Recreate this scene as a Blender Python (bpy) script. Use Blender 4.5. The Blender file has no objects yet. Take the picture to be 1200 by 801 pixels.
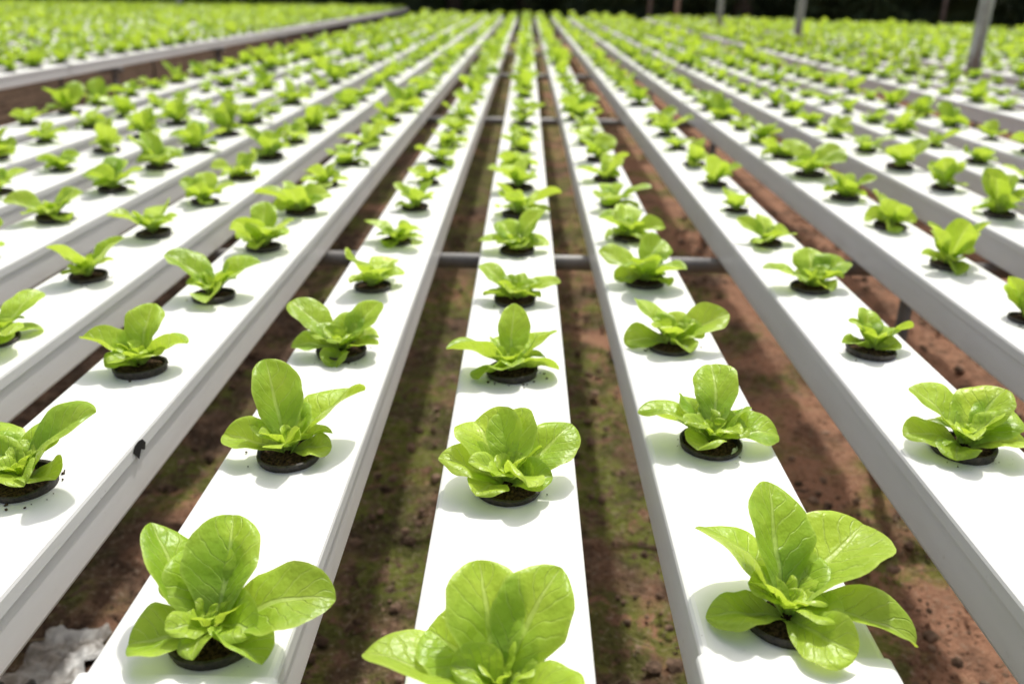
import bpy, math, random
import numpy as np
from mathutils import Vector, Matrix, Euler, noise

R = random.Random(11)
scene = bpy.context.scene
scene.view_settings.view_transform = 'Standard'
scene.view_settings.look = 'None'
scene.view_settings.exposure = 0

ZT = 0.52      # channel top height
SUN_AZ = math.radians(14)
SUN_EL = math.radians(58)

# ------------------------------------------------------------------ world / sun
w = bpy.data.worlds.new("World"); scene.world = w; w.use_nodes = True
nt = w.node_tree
bg = nt.nodes['Background']
sky = nt.nodes.new('ShaderNodeTexSky'); sky.sky_type = 'NISHITA'; sky.sun_disc = False
sky.sun_elevation = SUN_EL; sky.sun_rotation = SUN_AZ
sky.dust_density = 6.0; sky.air_density = 1.0; sky.ozone_density = .6
hs = nt.nodes.new('ShaderNodeHueSaturation'); hs.inputs['Saturation'].default_value = .5
nt.links.new(sky.outputs[0], hs.inputs['Color'])
nt.links.new(hs.outputs[0], bg.inputs[0]); bg.inputs[1].default_value = 0.145
sl = bpy.data.lights.new("sun", 'SUN'); sl.energy = 3.25; sl.angle = math.radians(2.2); sl.color = (1, .965, .90)
so = bpy.data.objects.new("sun", sl); scene.collection.objects.link(so)
sd = Vector((math.sin(SUN_AZ)*math.cos(SUN_EL), math.cos(SUN_AZ)*math.cos(SUN_EL), math.sin(SUN_EL)))
so.rotation_euler = sd.to_track_quat('Z', 'Y').to_euler(); so.location = sd*20

# ------------------------------------------------------------------ node helpers
class NT:
    def __init__(s, name):
        s.m = bpy.data.materials.new(name); s.m.use_nodes = True
        s.t = s.m.node_tree; s.t.nodes.clear()
        s.out = s.t.nodes.new('ShaderNodeOutputMaterial')
    def n(s, typ, ins=None, **kw):
        nd = s.t.nodes.new(typ)
        for k, v in kw.items(): setattr(nd, k, v)
        if ins:
            for k, v in ins.items():
                if isinstance(v, bpy.types.NodeSocket): s.t.links.new(v, nd.inputs[k])
                else: nd.inputs[k].default_value = v
        return nd
    def math(s, op, a, b=None, c=None, clamp=False):
        d = {0: a}
        if b is not None: d[1] = b
        if c is not None: d[2] = c
        return s.n('ShaderNodeMath', d, operation=op, use_clamp=clamp).outputs[0]
    def sstep(s, v, a, b, lo=0., hi=1.):
        nd = s.n('ShaderNodeMapRange', {0: v, 1: a, 2: b, 3: lo, 4: hi}, interpolation_type='SMOOTHSTEP')
        return nd.outputs[0]
    def mix(s, f, a, b, bt='MIX'):
        nd = s.n('ShaderNodeMix', None, data_type='RGBA', blend_type=bt)
        for i, v in ((0, f), (6, a), (7, b)):
            if isinstance(v, bpy.types.NodeSocket): s.t.links.new(v, nd.inputs[i])
            else: nd.inputs[i].default_value = v
        return nd.outputs[2]
    def noise(s, vec, sc, det=4, rough=.5, dist=0.):
        return s.n('ShaderNodeTexNoise', {'Vector': vec, 'Scale': sc, 'Detail': det, 'Roughness': rough, 'Distortion': dist}).outputs[0]

def C(r, g, b): return (r, g, b, 1)

def leaf_material(far=False):
    a = NT("lettuce_leaf_distant" if far else "lettuce_leaf")
    uv = a.n('ShaderNodeUVMap', uv_map='UVMap').outputs[0]
    sx = a.n('ShaderNodeSeparateXYZ', {0: uv})
    v = sx.outputs[1]
    attr = a.n('ShaderNodeAttribute', attribute_name='leafvar')
    sep = a.n('ShaderNodeSeparateXYZ', {0: attr.outputs['Vector']})
    rnd = a.n('ShaderNodeObjectInfo').outputs['Random']
    dark = C(.180, .365, .022); light = C(.53, .69, .075)
    f = a.math('ADD', a.math('MULTIPLY', sep.outputs[0], .80), a.math('MULTIPLY', rnd, .25), None, True)
    col = a.mix(f, dark, light)
    if not far:
        obj = a.n('ShaderNodeTexCoord').outputs['Object']
        nz = a.noise(obj, 60, 3)
        u = a.math('ADD', sx.outputs[0], a.math('MULTIPLY', a.math('SUBTRACT', nz, .5), .09))
        au = a.math('ABSOLUTE', u)
        th = a.math('MULTIPLY_ADD', a.math('SUBTRACT', 1., v), .11, .022)
        midr = a.sstep(a.math('DIVIDE', au, th), .5, 1.3, 1., 0.)
        side = a.math('MULTIPLY', a.math('GREATER_THAN', u, 0.), .45)
        s1 = a.math('ADD', a.math('SUBTRACT', a.math('MULTIPLY', v, 7.), a.math('MULTIPLY', a.math('POWER', au, .8), 2.3)), side)
        s1 = a.math('ADD', s1, a.math('MULTIPLY', nz, 1.1))
        fr = a.math('ABSOLUTE', a.math('SUBTRACT', a.math('FRACT', s1), .5))
        vein = a.sstep(fr, .0, .10, 1., 0.)
        vein = a.math('MULTIPLY', vein, a.sstep(au, .95, .55, .15, .8))
        allv = a.math('MAXIMUM', midr, a.math('MULTIPLY', vein, .75))
        patch = a.noise(obj, 35, 4, .6)
        col = a.mix(a.sstep(patch, .38, .72, 0., .40), col, C(.55, .70, .10))
        fine = a.noise(obj, 420, 2, .6)
        col = a.mix(a.sstep(fine, .55, .75, 0., .15), col, C(.58, .72, .16))
        col = a.mix(a.sstep(a.math('ABSOLUTE', sx.outputs[0]), .86, 1., 0., .45), col, C(.60, .74, .16))
    col = a.mix(a.sstep(v, .38, 0., 0., .6), col, C(.60, .73, .27))
    if not far:
        col = a.mix(a.math('MULTIPLY', allv, .48), col, C(.64, .77, .28))
        big = a.noise(obj, 70, 3, .5)
        h = a.math('SUBTRACT', a.math('MULTIPLY', big, 2.0), a.math('MULTIPLY', allv, .65))
        bump = a.n('ShaderNodeBump', {'Height': h, 'Strength': .62, 'Distance': .0026}).outputs[0]
    ins = {'Base Color': col, 'Roughness': .37, 'Specular IOR Level': .48}
    it = {'Color': a.mix(.5, col, C(.74, .90, .06))}
    if not far: ins['Normal'] = bump; it['Normal'] = bump
    p = a.n('ShaderNodeBsdfPrincipled', ins)
    tr = a.n('ShaderNodeBsdfTranslucent', it)
    mx = a.n('ShaderNodeMixShader', {0: .45, 1: p.outputs[0], 2: tr.outputs[0]})
    a.t.links.new(mx.outputs[0], a.out.inputs[0])
    return a.m

def simple(name, col, rough=.6, metal=0., col2=None, sc=8., bump=0., bsc=60., bd=.002, spec=.5):
    a = NT(name); obj = a.n('ShaderNodeTexCoord').outputs['Object']
    c = col
    if col2: c = a.mix(a.sstep(a.noise(obj, sc, 5, .6), .35, .65), col, col2)
    ins = {'Base Color': c, 'Roughness': rough, 'Metallic': metal, 'Specular IOR Level': spec}
    if bump: ins['Normal'] = a.n('ShaderNodeBump', {'Height': a.noise(obj, bsc, 5, .6), 'Strength': bump, 'Distance': bd}).outputs[0]
    p = a.n('ShaderNodeBsdfPrincipled', ins); a.t.links.new(p.outputs[0], a.out.inputs[0])
    return a.m

def channel_material(far=False):
    a = NT("white_pvc_far" if far else "white_pvc"); g = a.n('ShaderNodeNewGeometry').outputs['Position']
    if far:
        col = a.mix(a.sstep(a.noise(g, 3, 3, .6), .4, .8, 0., .5), C(.86, .86, .86), C(.76, .75, .73))
        p = a.n('ShaderNodeBsdfPrincipled', {'Base Color': col, 'Roughness': .38})
        a.t.links.new(p.outputs[0], a.out.inputs[0]); return a.m
    str_ = a.n('ShaderNodeVectorMath', {0: g, 1: (1., .22, 1.)}, operation='MULTIPLY').outputs[0]
    col = a.mix(a.sstep(a.noise(str_, 9, 4, .6), .42, .75, 0., .8), C(.87, .87, .87), C(.77, .77, .755))
    col = a.mix(a.sstep(a.noise(g, 60, 4, .7), .62, .80, 0., .28), col, C(.45, .41, .33))
    vor = a.n('ShaderNodeTexVoronoi', {'Vector': g, 'Scale': 130., 'Randomness': 1.})
    msk = a.math('MULTIPLY', a.sstep(vor.outputs['Distance'], .07, .11, 1., 0.), a.sstep(a.noise(g, 11, 3), .56, .68))
    col = a.mix(a.math('MULTIPLY', msk, .55), col, C(.20, .15, .10))
    z = a.n('ShaderNodeSeparateXYZ', {0: g}).outputs[2]
    gr = a.math('MULTIPLY', a.sstep(z, ZT-.018, ZT-.060, .03, .30), a.sstep(a.noise(str_, 26, 4, .65), .4, .78))
    col = a.mix(gr, col, C(.48, .44, .38))
    b = a.n('ShaderNodeBump', {'Height': a.noise(str_, 14, 2), 'Strength': .3, 'Distance': .003}).outputs[0]
    p = a.n('ShaderNodeBsdfPrincipled', {'Base Color': col, 'Roughness': .32, 'Specular IOR Level': .5, 'Normal': b})
    a.t.links.new(p.outputs[0], a.out.inputs[0]); return a.m

def ground_material():
    a = NT("soil"); g = a.n('ShaderNodeNewGeometry').outputs['Position']
    n1 = a.noise(g, 2.6, 4, .6); n2 = a.noise(g, 16, 5, .7); n3 = a.noise(g, 90, 4, .75)
    col = a.mix(a.sstep(n2, .38, .62), C(.085, .052, .034), C(.290, .180, .118))
    px = a.n('ShaderNodeSeparateXYZ', {0: g}).outputs[0]
    apx = a.math('ABSOLUTE', px)
    red = a.math('ADD', n1, a.math('ADD', a.math('MULTIPLY', px, .17), a.math('MULTIPLY', apx, .10)))
    col = a.mix(a.sstep(red, .47, .64, 0., .9), col, C(.50, .265, .165))
    off = a.n('ShaderNodeVectorMath', {0: g, 1: (7.3, 2.1, 0)}, operation='ADD').outputs[0]
    mlow = a.math('SUBTRACT', a.math('ADD', a.noise(off, 3.4, 3, .6), .09), a.math('MULTIPLY', apx, .22))
    mm = a.math('MULTIPLY', a.sstep(mlow, .42, .55), a.sstep(a.noise(off, 30, 4, .75), .38, .54))
    col = a.mix(a.math('MULTIPLY', mm, .9), col, C(.180, .215, .034))
    col = a.mix(a.sstep(a.noise(off, 6, 4, .6), .54, .42, 0., .5), col, C(.055, .038, .027))
    col = a.mix(a.sstep(n3, .54, .70, 0., .65), col, C(.48, .38, .28))
    col = a.mix(a.sstep(n3, .46, .32, 0., .9), col, C(.020, .015, .010))
    h = a.math('ADD', a.math('MULTIPLY', n2, 1.2), n3)
    b = a.n('ShaderNodeBump', {'Height': h, 'Strength': 1., 'Distance': .018}).outputs[0]
    p = a.n('ShaderNodeBsdfPrincipled', {'Base Color': col, 'Roughness': .95, 'Specular IOR Level': .2, 'Normal': b})
    a.t.links.new(p.outputs[0], a.out.inputs[0]); return a.m

M_leaf = leaf_material()
M_leaf_far = leaf_material(True)
M_pot = simple("black_net_pot", C(.016, .014, .013), .6, col2=C(.060, .048, .038), sc=160, bump=.6, bsc=400, bd=.0015)
M_peat = simple("potting_mix", C(.020, .012, .008), .95, col2=C(.11, .066, .038), sc=380, bump=.9, bsc=600, bd=.002, spec=.15)
M_white = channel_material()
M_white_far = channel_material(True)
M_soil = ground_material()
M_clod = simple("soil_clod", C(.08, .052, .035), .95, col2=C(.30, .20, .14), sc=22, bump=.8, bsc=150, bd=.004, spec=.2)
M_pipe = simple("grey_pipe", C(.13, .13, .13), .5, col2=C(.24, .23, .22), sc=9, bump=.2, bsc=50)
M_galv = simple("galvanised_steel", C(.36, .38, .40), .45, .6, col2=C(.27, .28, .29), sc=12)
M_dark = simple("painted_crack_shade", C(.012, .011, .010), .9)  # shade inside the lid crack, put into a flat near-black colour
M_plast = simple("plastic_film", C(.46, .46, .45), .4, col2=C(.18, .15, .12), sc=16, bump=.6, bsc=40, bd=.006)
M_bark = simple("bark", C(.06, .045, .03), .95, col2=C(.12, .09, .065), sc=6)
M_fol = simple("tree_foliage", C(.014, .030, .008), .7, col2=C(.055, .085, .020), sc=.9)
M_straw = simple("dry_straw", C(.34, .27, .16), .9, col2=C(.16, .11, .06), sc=30)

def add_obj(name, mesh, loc=(0, 0, 0), rot=(0, 0, 0), sc=1., parent=None):
    o = bpy.data.objects.new(name, mesh); scene.collection.objects.link(o)
    o.location = loc; o.rotation_euler = rot
    o.scale = (sc, sc, sc) if not hasattr(sc, '__len__') else sc
    if parent: o.parent = parent
    return o
def empty(name):
    o = bpy.data.objects.new(name, None); scene.collection.objects.link(o); o.empty_display_size = .1
    return o
def mk_mesh(name, V, F, mats, mi=None, smooth=True):
    me = bpy.data.meshes.new(name); me.from_pydata(V, [], F)
    for m in mats: me.materials.append(m)
    if mi is not None: me.polygons.foreach_set('material_index', mi)
    me.polygons.foreach_set('use_smooth', [smooth]*len(me.polygons) if isinstance(smooth, bool) else smooth)
    me.update(); return me

# ------------------------------------------------------------------ lettuce
PT = [0, .08, .18, .30, .42, .54, .66, .77, .86, .93, .975, 1.0]
PW_round = [.26, .27, .38, .60, .82, .96, 1.0, .95, .81, .59, .34, .05]
PW_point = [.26, .28, .42, .68, .90, 1.0, .96, .82, .61, .38, .18, .02]

class Builder:
    def __init__(s): s.V=[]; s.F=[]; s.UV=[]; s.mi=[]; s.sm=[]; s.var=[]
    def leaf(s, base, az, el, L, W, curl, cup, roll, ruf, rng, nt_, nu, var, pt=.5):
        az = math.radians(az); el = math.radians(el)
        d = Vector((math.cos(az)*math.cos(el), math.sin(az)*math.cos(el), math.sin(el)))
        sde = Vector((-math.sin(az), math.cos(az), 0))
        sde = Matrix.Rotation(roll, 3, d) @ sde
        n = d.cross(sde).normalized()
        ph1, ph2 = rng.uniform(0, 6.28), rng.uniform(0, 6.28)
        fr1, fr2 = rng.uniform(.8, 1.7), rng.uniform(.8, 1.7)
        asym = rng.uniform(-.12, .12); sway = rng.uniform(-.55, .55); twist = rng.uniform(-.6, .6)
        curv0 = rng.uniform(.0, .5); recl = rng.uniform(.15, .8); recr = rng.uniform(.15, .8)
        PWm = [a_*(1-pt)+b_*pt for a_, b_ in zip(PW_round, PW_point)]
        P = Vector(base); b0 = len(s.V); tp = 0
        ts = [1-(1-i/nt_)**1.25 for i in range(nt_+1)]
        for i, t in enumerate(ts):
            dt = t-tp; tp = t
            if i:
                kk = curl*((.5+curv0)*math.exp(-((t-.25)/.18)**2) + 2.1*max(0, t-.5))*dt*2.0
                rm = Matrix.Rotation(kk, 3, sde); d = rm @ d; n = rm @ n
                rm = Matrix.Rotation(sway*dt, 3, n); d = rm @ d; sde = rm @ sde
                rm = Matrix.Rotation(twist*dt, 3, d); n = rm @ n; sde = rm @ sde
                P = P + d*(L*dt)
            hw = W*.5*float(np.interp(t, PT, PWm))
            for j in range(nu+1):
                u = -1+2*j/nu
                au = abs(u); rec = recl if u < 0 else recr
                x = u*hw*(1+asym*(1 if u > 0 else -1))*(1-.16*cup*au)
                x *= 1+.03*math.sin(t*23+ph2*2+(1.7 if u > 0 else 0))*au
                zz = hw*(cup*(au**1.25) - rec*(.35+.9*t)*cup*au**3.5)
                r = ruf*hw*au**2*(math.sin(fr1*6.28*t+ph1) if u > 0 else math.sin(fr2*6.28*t+ph2))
                q = P + sde*x + n*(zz+r)
                q = q + n*(.0014*math.sin(t*13+ph1+u*2.5)*(1-abs(2*t-1)))
                s.V.append(q); s.var.append(var)
        for i in range(nt_):
            for j in range(nu):
                a = b0+i*(nu+1)+j
                s.F.append((a, a+nu+1, a+nu+2, a+1)); s.mi.append(0); s.sm.append(True)
                u0, u1 = -1+2*j/nu, -1+2*(j+1)/nu
                s.UV += [(u0, ts[i]), (u0, ts[i+1]), (u1, ts[i+1]), (u1, ts[i])]
    def pot(s, rng, hi):
        N = 32 if hi else 12
        prs = [(.0268, -.012), (.0278, .0030), (.0289, .0036), (.0291, .0066), (.0274, .0072), (.0262, .0062), (.0256, .0005)]
        b0 = len(s.V); ta, tm = rng.uniform(0, 6.28), rng.uniform(.0, .0016)
        ph = rng.uniform(0, 6)
        for r, z in prs:
            for k in range(N):
                a = 6.2832*k/N
                rr = r*(1+.012*math.sin(2*a+ph)) + (rng.uniform(-.0004, .0004) if hi else 0)
                zz = z+(tm*math.cos(a-ta) if z > 0 else 0)+(rng.uniform(-.0004, .0004) if hi else 0)
                s.V.append(Vector((rr*math.cos(a), rr*math.sin(a), zz))); s.var.append(0)
        for i in range(len(prs)-1):
            for k in range(N):
                k2 = (k+1) % N
                s.F.append((b0+i*N+k, b0+i*N+k2, b0+(i+1)*N+k2, b0+(i+1)*N+k)); s.mi.append(1); s.sm.append(False); s.UV += [(0, 0)]*4
        rings = 6 if hi else 2; b1 = len(s.V)
        for i in range(rings+1):
            for k in range(N):
                a = 6.2832*k/N; r = .0265*(1-i/(rings+.3))
                s.V.append(Vector((r*math.cos(a), r*math.sin(a), .0012+.0050*(i/rings)+(rng.uniform(-.0016, .0020) if i else 0)))); s.var.append(0)
        for i in range(rings):
            for k in range(N):
                k2 = (k+1) % N
                s.F.append((b1+i*N+k, b1+i*N+k2, b1+(i+1)*N+k2, b1+(i+1)*N+k)); s.mi.append(2); s.sm.append(False); s.UV += [(0, 0)]*4
        s.F.append(tuple(b1+rings*N+k for k in range(N))); s.mi.append(2); s.sm.append(False); s.UV += [(0, 0)]*N
    def mesh(s, name, far=False):
        me = mk_mesh(name, s.V, s.F, [M_leaf_far if far else M_leaf, M_pot, M_peat], s.mi, s.sm)
        uvl = me.uv_layers.new(name='UVMap')
        uvl.data.foreach_set('uv', np.array(s.UV, dtype=np.float32).ravel())
        at = me.attributes.new('leafvar', 'FLOAT_VECTOR', 'POINT')
        arr = np.zeros((len(s.V), 3), dtype=np.float32); arr[:, 0] = s.var
        at.data.foreach_set('vector', arr.ravel())
        return me

def lettuce_mesh(name, seed, spec=None, res=2):
    rng = random.Random(seed); B = Builder(); B.pot(rng, res > 0)
    nt_, nu = [(6, 4), (10, 6), (20, 12)][res]
    hero = spec is not None
    if spec is None:
        spec = []
        a0 = rng.uniform(0, 360); k = rng.choice([2, 3, 4, 4, 5]); up0 = rng.uniform(-8, 12)
        for i in range(k):
            spec.append((a0+i*360/k+rng.uniform(-34, 34), rng.uniform(28, 60)+up0, rng.uniform(.058, .088), rng.uniform(.040, .060)))
        a1 = rng.uniform(0, 360)
        for i in range(rng.choice([1, 2, 3])):
            spec.append((a1+i*130+rng.uniform(-20, 20), rng.uniform(10, 28), rng.uniform(.038, .056), rng.uniform(.032, .046)))
    for (az, el, L, W) in spec:
        up = min(1, max(0, (el-10)/55))
        B.leaf((.004*math.cos(math.radians(az)), .004*math.sin(math.radians(az)), .005), az+rng.uniform(-5, 5),
               min(78, el+13), L*(.95 if hero else 1), W*1.10, rng.uniform(.55, 1.1)*(1.1-.38*up), rng.uniform(.40, .85),
               rng.uniform(-.4, .4), rng.uniform(.03, .11), rng, nt_, nu, rng.uniform(.0, .6), rng.uniform(.0, .9))
    a1 = rng.uniform(0, 360)
    for i in range(3):
        B.leaf((.002, 0, .007), a1+i*120+rng.uniform(-25, 25), rng.uniform(42, 64), rng.uniform(.036, .047), rng.uniform(.030, .041),
               rng.uniform(.7, 1.3), rng.uniform(.5, .95), rng.uniform(-.45, .45), rng.uniform(.05, .13), rng, max(5, nt_*3//4), max(4, nu*3//4), rng.uniform(.45, .85), rng.uniform(0, .6))
    a1 = rng.uniform(0, 360)
    for i in range(5):
        t = i/4
        B.leaf((.002*math.cos(a1+i), .002*math.sin(a1+i), .008), a1+i*137.5, 52+26*t+rng.uniform(-8, 8),
               .036-.016*t, .030-.014*t, rng.uniform(.3, 1.), rng.uniform(.6, 1.1), rng.uniform(-.3, .3),
               rng.uniform(.06, .16), rng, max(5, nt_*2//3), max(4, nu*2//3), .8+.2*t, .3)
    return B.mesh(name, res < 2)

HERO = {
 ('C', 0): [(183,22,.088,.052),(108,54,.084,.052),(58,54,.088,.050),(330,30,.070,.05),(255,35,.055,.045),(150,40,.06,.05)],
 ('C', 1): [(178,22,.064,.046),(128,42,.070,.060),(82,54,.070,.048),(22,30,.084,.046),(222,18,.044,.038),(335,24,.040,.034)],
 ('C', 2): [(172,30,.080,.062),(98,62,.080,.038),(15,34,.070,.050),(345,14,.054,.046),(240,22,.044,.044),(205,12,.048,.042)],
 ('C', 3): [(150,40,.072,.038),(15,24,.068,.040),(80,35,.045,.036),(200,18,.044,.034),(340,22,.038,.032)],
 ('C', 4): [(172,22,.066,.048),(60,56,.086,.048),(120,40,.066,.050),(5,18,.056,.042),(280,28,.038,.036)],
 ('L1', 0): [(158,40,.092,.046),(66,56,.082,.052),(14,30,.088,.052),(110,44,.062,.060),(212,18,.052,.044),(318,14,.050,.042)],
 ('L1', 1): [(132,54,.092,.048),(28,42,.096,.056),(182,12,.064,.040),(78,44,.050,.042),(345,22,.040,.032)],
 ('L1', 2): [(158,42,.088,.044),(28,46,.076,.048),(190,18,.058,.042),(340,24,.050,.036),(85,55,.05,.04),(268,5,.038,.034)],
 ('R1', 0): [(108,62,.098,.054),(150,38,.086,.078),(33,42,.100,.068),(354,10,.088,.046),(195,10,.056,.042),(285,16,.056,.040),(60,50,.05,.044)],
 ('R1', 1): [(165,28,.076,.060),(68,54,.088,.044),(3,16,.068,.048),(112,42,.056,.052),(255,26,.040,.040),(40,40,.052,.045)],
 ('R1', 2): [(148,46,.074,.050),(8,28,.080,.048),(182,14,.058,.038),(75,45,.046,.04),(310,18,.038,.036)],
 ('L2', 1): [(22,46,.094,.066),(150,32,.078,.060),(75,48,.060,.05),(198,18,.068,.050),(330,16,.044,.040),(180,40,.06,.05)],
 ('L2', 2): [(176,32,.074,.044),(82,60,.076,.046),(22,38,.060,.046),(235,22,.038,.034),(130,40,.046,.038)],
 ('L2', 3): [(155,50,.088,.064),(25,36,.080,.064),(285,8,.050,.046),(70,45,.05,.045)],
 ('R2', 1): [(122,52,.074,.056),(176,30,.058,.042),(40,46,.072,.056),(342,14,.056,.046),(5,30,.064,.048),(225,18,.042,.038)],
 ('R2', 2): [(110,60,.056,.038),(22,30,.062,.032),(190,18,.036,.034),(340,20,.034,.030)],
 ('R2', 3): [(165,28,.078,.048),(80,50,.068,.058),(18,34,.070,.056),(310,20,.036,.034)],
}
HI = [lettuce_mesh("lettuce_v%d" % i, 500+i, None, 2) for i in range(24)]
MID = [lettuce_mesh("lettuce_m%d" % i, 200+i, None, 1) for i in range(18)]
LOW = [lettuce_mesh("lettuce_l%d" % i, 300+i, None, 0) for i in range(12)]

# ------------------------------------------------------------------ rows
rows = {  # centre x, first plant y, step
 'C': (-.009, .395, .2385), 'R1': (.182, .472, .243), 'L1': (-.210, .442, .238),
 'R2': (.422, .482, .236), 'L2': (-.424, .383, .240), 'L3': (-.630, .46, .238), 'R3': (.675, .60, .238),
 'R4': (.932, .46, .240), 'L4': (-.850, .54, .240), 'L5': (-1.065, .50, .24), 'L6': (-1.28, .62, .24),
 'L7': (-1.495, .44, .24), 'R5': (1.17, .56, .24), 'R6': (1.40, .48, .24)}
PLX = {'L1': .012, 'R1': .004}
END = 13.9
prof_a, prof_h = .0605, .060
def chan_profile(a=prof_a, h=prof_h):
    L = [(-a+.0055, 0), (-a+.0028, -.0007), (-a+.0009, -.0024), (-a, -.0052), (-a, -.0165), (-a+.0018, -.0180),
         (-a+.0018, -h+.004), (-a+.0026, -h+.001), (-a+.005, -h)]
    return L + [(-x, z) for x, z in reversed(L)]
def channel_mesh(y0, y1, seed, a=prof_a, h=prof_h, step=.25, amp=1., mat=None):
    pr = chan_profile(a, h); n = max(2, int((y1-y0)/step)); V = []; F = []; K = len(pr)
    for i in range(n+1):
        y = y0+(y1-y0)*i/n
        dx = amp*.0016*noise.noise((y*.7, seed*3.1, 0)); dz = amp*.0013*noise.noise((y*.9, seed*5.7, 4))
        V += [(x+dx, y, z+dz) for x, z in pr]
    for i in range(n):
        for k in range(K):
            k2 = (k+1) % K
            F.append((i*K+k, (i+1)*K+k, (i+1)*K+k2, i*K+k2))
    F.append(tuple(range(K))); F.append(tuple(n*K+k for k in reversed(range(K))))
    return mk_mesh("hydroponic_channel", V, F, [mat or M_white], None, False)

crop = empty("lettuce_crop")
def hash_(r, i): return sum(ord(c) for c in r)*31+i*7
def place(x, y, row, i, ztop=ZT):
    rz = R.uniform(0, 6.283); sc = R.choice([.70, .86, .96, 1.03, 1.12]) * R.uniform(.93, 1.06)
    tilt = (R.uniform(-.06, .06), R.uniform(-.06, .06))
    d = math.hypot(x, y)
    if (row, i) in HERO:
        me = lettuce_mesh("lettuce_hero_%s_%d" % (row, i), hash_(row, i), HERO[(row, i)], 2)
        add_obj("lettuce_plant", me, (x+(PLX.get(row, 0) if i == 0 else 0), y, ztop), (R.uniform(-.05, .05), R.uniform(-.05, .05), 0), 1.0)
    elif row and d < 2.6:
        add_obj("lettuce_plant", R.choice(HI), (x+R.uniform(-.004, .004), y, ztop), (*tilt, rz), (sc**.5*1., sc**.5*1., sc*1.03) if sc < .9 else (sc, sc, sc*R.uniform(.95, 1.12)))
    else:
        if R.random() < .012: return
        me = R.choice(HI if d < 3.0 else (MID if d < 7.0 else LOW))
        s2 = sc*(1.06 if d < 5 else 1.16)
        add_obj("lettuce", me, (x+R.uniform(-.005, .005), y+R.uniform(-.008, .008), ztop), (*tilt, rz), (s2, s2, s2*R.uniform(.95, 1.15)), crop)

for nm, (x, y0, st) in rows.items():
    add_obj("hydroponic_channel", channel_mesh(-.6, END+R.uniform(-.1, .1), x), (x, 0, ZT))
    i = 0; y = y0
    while y < END-.08:
        place(x, y, nm, i); y += st; i += 1
for nm, (x, y0, st) in rows.items():
    y = y0-st
    while y > -.5:
        if abs(x) > .5 : place(x, y, '', 0)
        y -= st
for x, y1 in ((rows['R1'][0], .437), (rows['L1'][0], .408)):
    add_obj("channel_coupling", channel_mesh(.20, y1, x, prof_a+.0032, prof_h+.0025, .12, 0), (x, 0, ZT+.0026))
def table(xs, y0, y1f):
    for x in xs:
        y1 = y1f(x)
        add_obj("hydroponic_channel", channel_mesh(y0, y1, x, step=.8, mat=M_white_far), (x, 0, ZT))
        y = y0+.1+R.uniform(0, .2)
        while y < y1-.05:
            if not (abs(x) > .66*max(y, 0)+2.3): place(x, y, '', 0)
            y += .24
LX = [-2.44-.232*i for i in range(40)]
table(LX, -.6, lambda x: 18.2+R.uniform(-.1, .1))
RX1 = [1.82+.235*i for i in range(3)]
table(RX1, -.6, lambda x: 13.9)
RX2 = [2.68+.235*i for i in range(27)]
table(RX2, -.6, lambda x: 13.6-(x-3)*.75)

cx = rows['L2'][0]+prof_a+.0007; zt = ZT; yo = .034
pts = [(0, .662, -.009), (0, .668, -.0045), (0, .676, -.004), (0, .684, -.006), (0, .690, -.013), (0, .686, -.019), (0, .679, -.0145), (0, .672, -.0215), (0, .667, -.015)]
V = [(cx, y+yo, zt+z) for _, y, z in pts]
add_obj("lid_crack_shade", mk_mesh("lid_crack_shade", V, [tuple(range(len(V)))], [M_dark], None, False))  # flat patch on the side face; dark colour stands in for the crack's shade

# ------------------------------------------------------------------ supports
def cyl(p0, p1, r, N=14, r2=None):
    p0 = Vector(p0); p1 = Vector(p1); d = (p1-p0).normalized(); q = d.to_track_quat('Z', 'Y')
    V = []; F = []
    for p, rr in ((p0, r), (p1, r2 or r)):
        for k in range(N):
            a = 6.2832*k/N; V.append(p + q @ Vector((rr*math.cos(a), rr*math.sin(a), 0)))
    for k in range(N): F.append((k, (k+1) % N, N+(k+1) % N, N+k))
    F.append(tuple(reversed(range(N)))); F.append(tuple(range(N, 2*N)))
    return V, F
def join(parts):
    V = []; F = []
    for v, f in parts:
        b = len(V); V += list(v); F += [tuple(b+i for i in q) for q in f]
    return V, F
def frame(x0, x1, ys, legs):
    parent = empty("table_support_frame")
    rz = ZT-prof_h-.0165
    for y in ys:
        V, F = cyl((x0, y, rz), (x1, y, rz), .0145, 16)
        add_obj("cross_rail", mk_mesh("cross_rail", V, F, [M_pipe]), parent=parent)
        parts = []
        for lx in legs:
            parts.append(cyl((lx, y, -.05), (lx, y, rz-.010), .0125, 12))
            parts.append(cyl((lx, y, rz-.05), (lx, y, rz-.013), .017, 12))
        V, F = join(parts)
        add_obj("legs", mk_mesh("legs", V, F, [M_pipe]), parent=parent)
ys = [-.29, 1.546, 3.38, 5.2, 7.03, 8.86, 10.7, 12.5, 13.7]
frame(-1.57, 1.48, ys, [-1.52, -.76, .735, 1.42])
frame(-11.5, -2.37, ys+[15.2, 16.8], [-2.42-1.3*i for i in range(8)])
frame(1.75, 2.36, ys, [1.80, 2.30])
frame(2.61, 6.8, ys[:-3], [2.66+1.3*i for i in range(4)])

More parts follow.
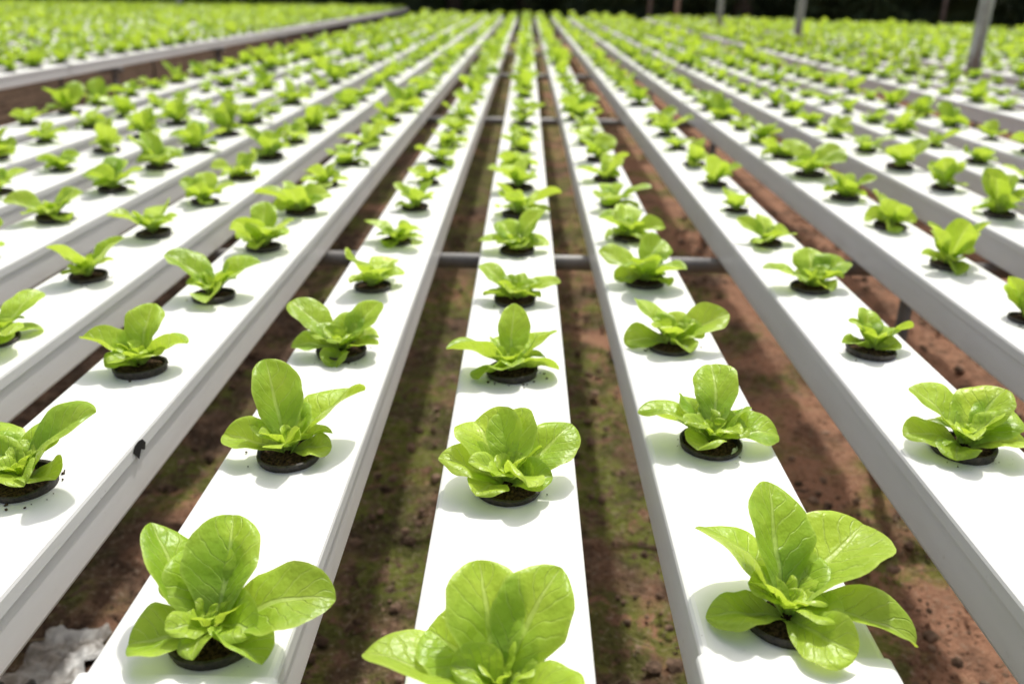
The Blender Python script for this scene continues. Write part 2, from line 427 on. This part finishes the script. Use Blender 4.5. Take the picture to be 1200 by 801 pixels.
# ------------------------------------------------------------------ ground
def axis(a, b, st, outs):
    mid = list(np.arange(a, b+1e-6, st)); lo = [a-o for o in reversed(outs)]; hi = [b+o for o in outs]
    return lo+mid+hi
outs = [.1, .3, .7, 1.5, 3, 6, 12, 25, 50, 120, 300]
gx = axis(-1.6, 1.6, .016, outs); gy = axis(.0, 3.6, .018, outs)
V = []
for y in gy:
    for x in gx:
        z = .022*noise.noise((x*2.3, y*2.3, 1)) + .017*noise.noise((x*8, y*8, 5)) + .013*noise.noise((x*24, y*24, 9)) + .006*noise.noise((x*52, y*52, 2))
        V.append((x, y, z))
nx = len(gx); F = [(j*nx+i, j*nx+i+1, (j+1)*nx+i+1, (j+1)*nx+i) for j in range(len(gy)-1) for i in range(nx-1)]
add_obj("ground", mk_mesh("ground", V, F, [M_soil]))

def blob(c, r, rng, sub=1):
    t = (1+5**.5)/2
    vs = [(-1,t,0),(1,t,0),(-1,-t,0),(1,-t,0),(0,-1,t),(0,1,t),(0,-1,-t),(0,1,-t),(t,0,-1),(t,0,1),(-t,0,-1),(-t,0,1)]
    fs = [(0,11,5),(0,5,1),(0,1,7),(0,7,10),(0,10,11),(1,5,9),(5,11,4),(11,10,2),(10,7,6),(7,1,8),(3,9,4),(3,4,2),(3,2,6),(3,6,8),(3,8,9),(4,9,5),(2,4,11),(6,2,10),(8,6,7),(9,8,1)]
    sx, sy, sz = rng.uniform(.7, 1.3), rng.uniform(.7, 1.3), rng.uniform(.5, .9)
    return [Vector((c[0]+x*sx*r/1.9*rng.uniform(.75, 1.2), c[1]+y*sy*r/1.9*rng.uniform(.75, 1.2), c[2]+z*sz*r/1.9*rng.uniform(.75, 1.2))) for x, y, z in vs], fs
rg = random.Random(3)
parts = []
for _ in range(6500):
    x, y = rg.uniform(-1.6, 1.6), rg.uniform(.3, 3.8)
    parts.append(blob((x, y, .005), .003+.011*rg.random()**3.5, rg))
V, F = join(parts); add_obj("soil_clods", mk_mesh("soil_clods", V, F, [M_clod], None, False))
parts = []
for _ in range(1000):
    x, y = rg.uniform(-1.6, 1.6), rg.uniform(.3, 3.6); a = rg.uniform(0, 3.14); l = rg.uniform(.008, .03)
    dx, dy = math.cos(a)*l, math.sin(a)*l; z = .015
    parts.append(cyl((x-dx, y-dy, z+rg.uniform(-.005, .01)), (x+dx, y+dy, z+rg.uniform(-.005, .01)), .001, 5))
V, F = join(parts); add_obj("dry_straw", mk_mesh("dry_straw", V, F, [M_straw]))

parts = []
for nm in ('C', 'L1', 'R1', 'L2', 'R2', 'L3', 'R3'):
    x, y0, st = rows[nm]
    for i in range(9):
        yy = y0+st*i
        for _ in range(rg.choice([2, 4, 7, 18])):
            a = rg.uniform(0, 6.28); r = .0300+abs(rg.gauss(0, .005))
            px = x+r*math.cos(a); py = yy+r*math.sin(a)
            if abs(px-x) < .052: parts.append(blob((px, py, ZT+.0006), rg.uniform(.0006, .0017), rg))
V, F = join(parts); add_obj("potting_mix_crumbs", mk_mesh("potting_mix_crumbs", V, F, [M_peat], None, False))

def film(cx, cy, sx, sy, sd_):
    n = 26; V = []
    for j in range(n+1):
        for i in range(n+1):
            u, v = i/n-.5, j/n-.5
            k = 1+.5*noise.noise((u*4, v*4, sd_))
            V.append((cx+u*sx*k, cy+v*sy*k, .018+.022*abs(noise.noise((u*4, v*4, sd_+3)))+.007*noise.noise((u*11, v*11, sd_))))
    F = [(j*(n+1)+i, j*(n+1)+i+1, (j+1)*(n+1)+i+1, (j+1)*(n+1)+i) for j in range(n) for i in range(n)]
    add_obj("plastic_film_scrap", mk_mesh("plastic_film_scrap", V, F, [M_plast]))
film(-.655, .95, .10, .12, 2.)

# ------------------------------------------------------------------ greenhouse frame
gf = empty("greenhouse_frame")
parts = []
for xx, yy in [(2.48, y) for y in (1.7, 5.0, 8.35, 11.8, 15.2, 18.6)] + [(-5.8, y) for y in (15.2, 18.6)] + [(8.4, y) for y in (11.8, 15.2, 18.6)]:
    parts.append(cyl((xx, yy, -.1), (xx, yy, 3.3), .037, 20))
    parts.append(cyl((xx, yy, -.1), (xx, yy, .10), .09, 16))
V, F = join(parts); add_obj("posts", mk_mesh("posts", V, F, [M_galv]), parent=gf)
parts = [cyl((xx, 1.7, 3.3), (xx, 18.6, 3.3), .03) for xx in (2.48,)] + [cyl((-5.8, 15.2, 3.3), (-5.8, 18.6, 3.3), .03), cyl((8.4, 11.8, 3.3), (8.4, 18.6, 3.3), .03)]
V, F = join(parts); add_obj("gutter_beams", mk_mesh("gutter_beams", V, F, [M_galv]), parent=gf)

# ------------------------------------------------------------------ background vegetation
def leaves(rng, cen, rad, n, s):
    V = []; F = []
    for _ in range(n):
        while True:
            q = Vector((rng.uniform(-1, 1), rng.uniform(-1, 1), rng.uniform(-1, 1)))
            if .25 < q.length < 1: break
        p = Vector(cen)+Vector((q.x*rad[0], q.y*rad[1], q.z*rad[2]))
        a = Vector((rng.gauss(0, 1), rng.gauss(0, 1), rng.gauss(0, 1))).normalized()
        b = a.orthogonal().normalized(); b = Matrix.Rotation(rng.uniform(0, 6.28), 3, a) @ b
        c = a.cross(b); k = len(V); ss = s*rng.uniform(.6, 1.3)
        V += [p-b*ss, p+c*ss*.45, p+b*ss, p-c*ss*.45]; F.append((k, k+1, k+2, k+3))
    return V, F
def tree_mesh(seed):
    rng = random.Random(seed); tp = []; lp = []
    h = rng.uniform(2.6, 3.4); top = Vector((rng.uniform(-.3, .3), rng.uniform(-.3, .3), h))
    tp.append(cyl((0, 0, -.1), top, .22, 10, .14))
    for k in range(7):
        a = k*.9+rng.uniform(-.3, .3); e = top+Vector((math.cos(a)*rng.uniform(1, 2.2), math.sin(a)*rng.uniform(1, 2.2), rng.uniform(.8, 3.4)))
        st = top*rng.uniform(.75, 1.); tp.append(cyl(st, e, .10, 7, .03))
        for _ in range(3):
            c = e+Vector((rng.uniform(-.8, .8), rng.uniform(-.8, .8), rng.uniform(-.6, .7)))
            lp.append(leaves(rng, c, (rng.uniform(.7, 1.2), rng.uniform(.7, 1.2), rng.uniform(.5, .9)), 150, .15))
    V1, F1 = join(tp); V2, F2 = join(lp)
    V, F = join([(V1, F1), (V2, F2)])
    return mk_mesh("tree", V, F, [M_bark, M_fol], [0]*len(F1)+[1]*len(F2), False)
TM = [tree_mesh(s) for s in (1, 2, 3, 4)]
for i in range(30):
    add_obj("tree", R.choice(TM), (-27+i*1.9+R.uniform(-.5, .5), 23.8+R.uniform(-1.0, 3.5), 0), (0, 0, R.uniform(0, 6.28)), R.uniform(1., 1.5))
parts = []
for i in range(120):
    x = -28+i*.48+R.uniform(-.3, .3); parts.append(leaves(R, (x, 22.6+R.uniform(-.6, 1.6), R.uniform(.3, 1.8)), (.7, .6, .75), 110, .12))
V, F = join(parts); add_obj("hedge", mk_mesh("hedge", V, F, [M_fol], None, False))
n = 240; V = []; F = []
for i in range(n+1):
    x = -30+i*.27
    for j in range(9):
        zz = j*.32; V.append((x, 24.0+.9*noise.noise((x*.8, zz, 3))+.4*noise.noise((x*3, zz*3, 3)), zz-.1+ (.5*noise.noise((x*.6, 1, 1)) if j == 8 else 0)))
for i in range(n):
    for j in range(8): F.append((i*9+j, (i+1)*9+j, (i+1)*9+j+1, i*9+j+1))
add_obj("undergrowth", mk_mesh("undergrowth", V, F, [M_fol], None, False))

# ------------------------------------------------------------------ camera
cd = bpy.data.cameras.new("camera"); cam = bpy.data.objects.new("camera", cd); scene.collection.objects.link(cam)
cd.lens = 30; cd.sensor_width = 36; cd.clip_start = .02; cd.clip_end = 1500
M = Matrix.Rotation(math.radians(.63), 4, 'Z') @ Matrix.Rotation(math.radians(90-22.5), 4, 'X') @ Matrix.Rotation(math.radians(.9), 4, 'Z')
M.translation = (0, 0, ZT+.40)
cam.matrix_world = M
cd.dof.use_dof = True; cd.dof.focus_distance = .68; cd.dof.aperture_fstop = 5.0
scene.camera = cam
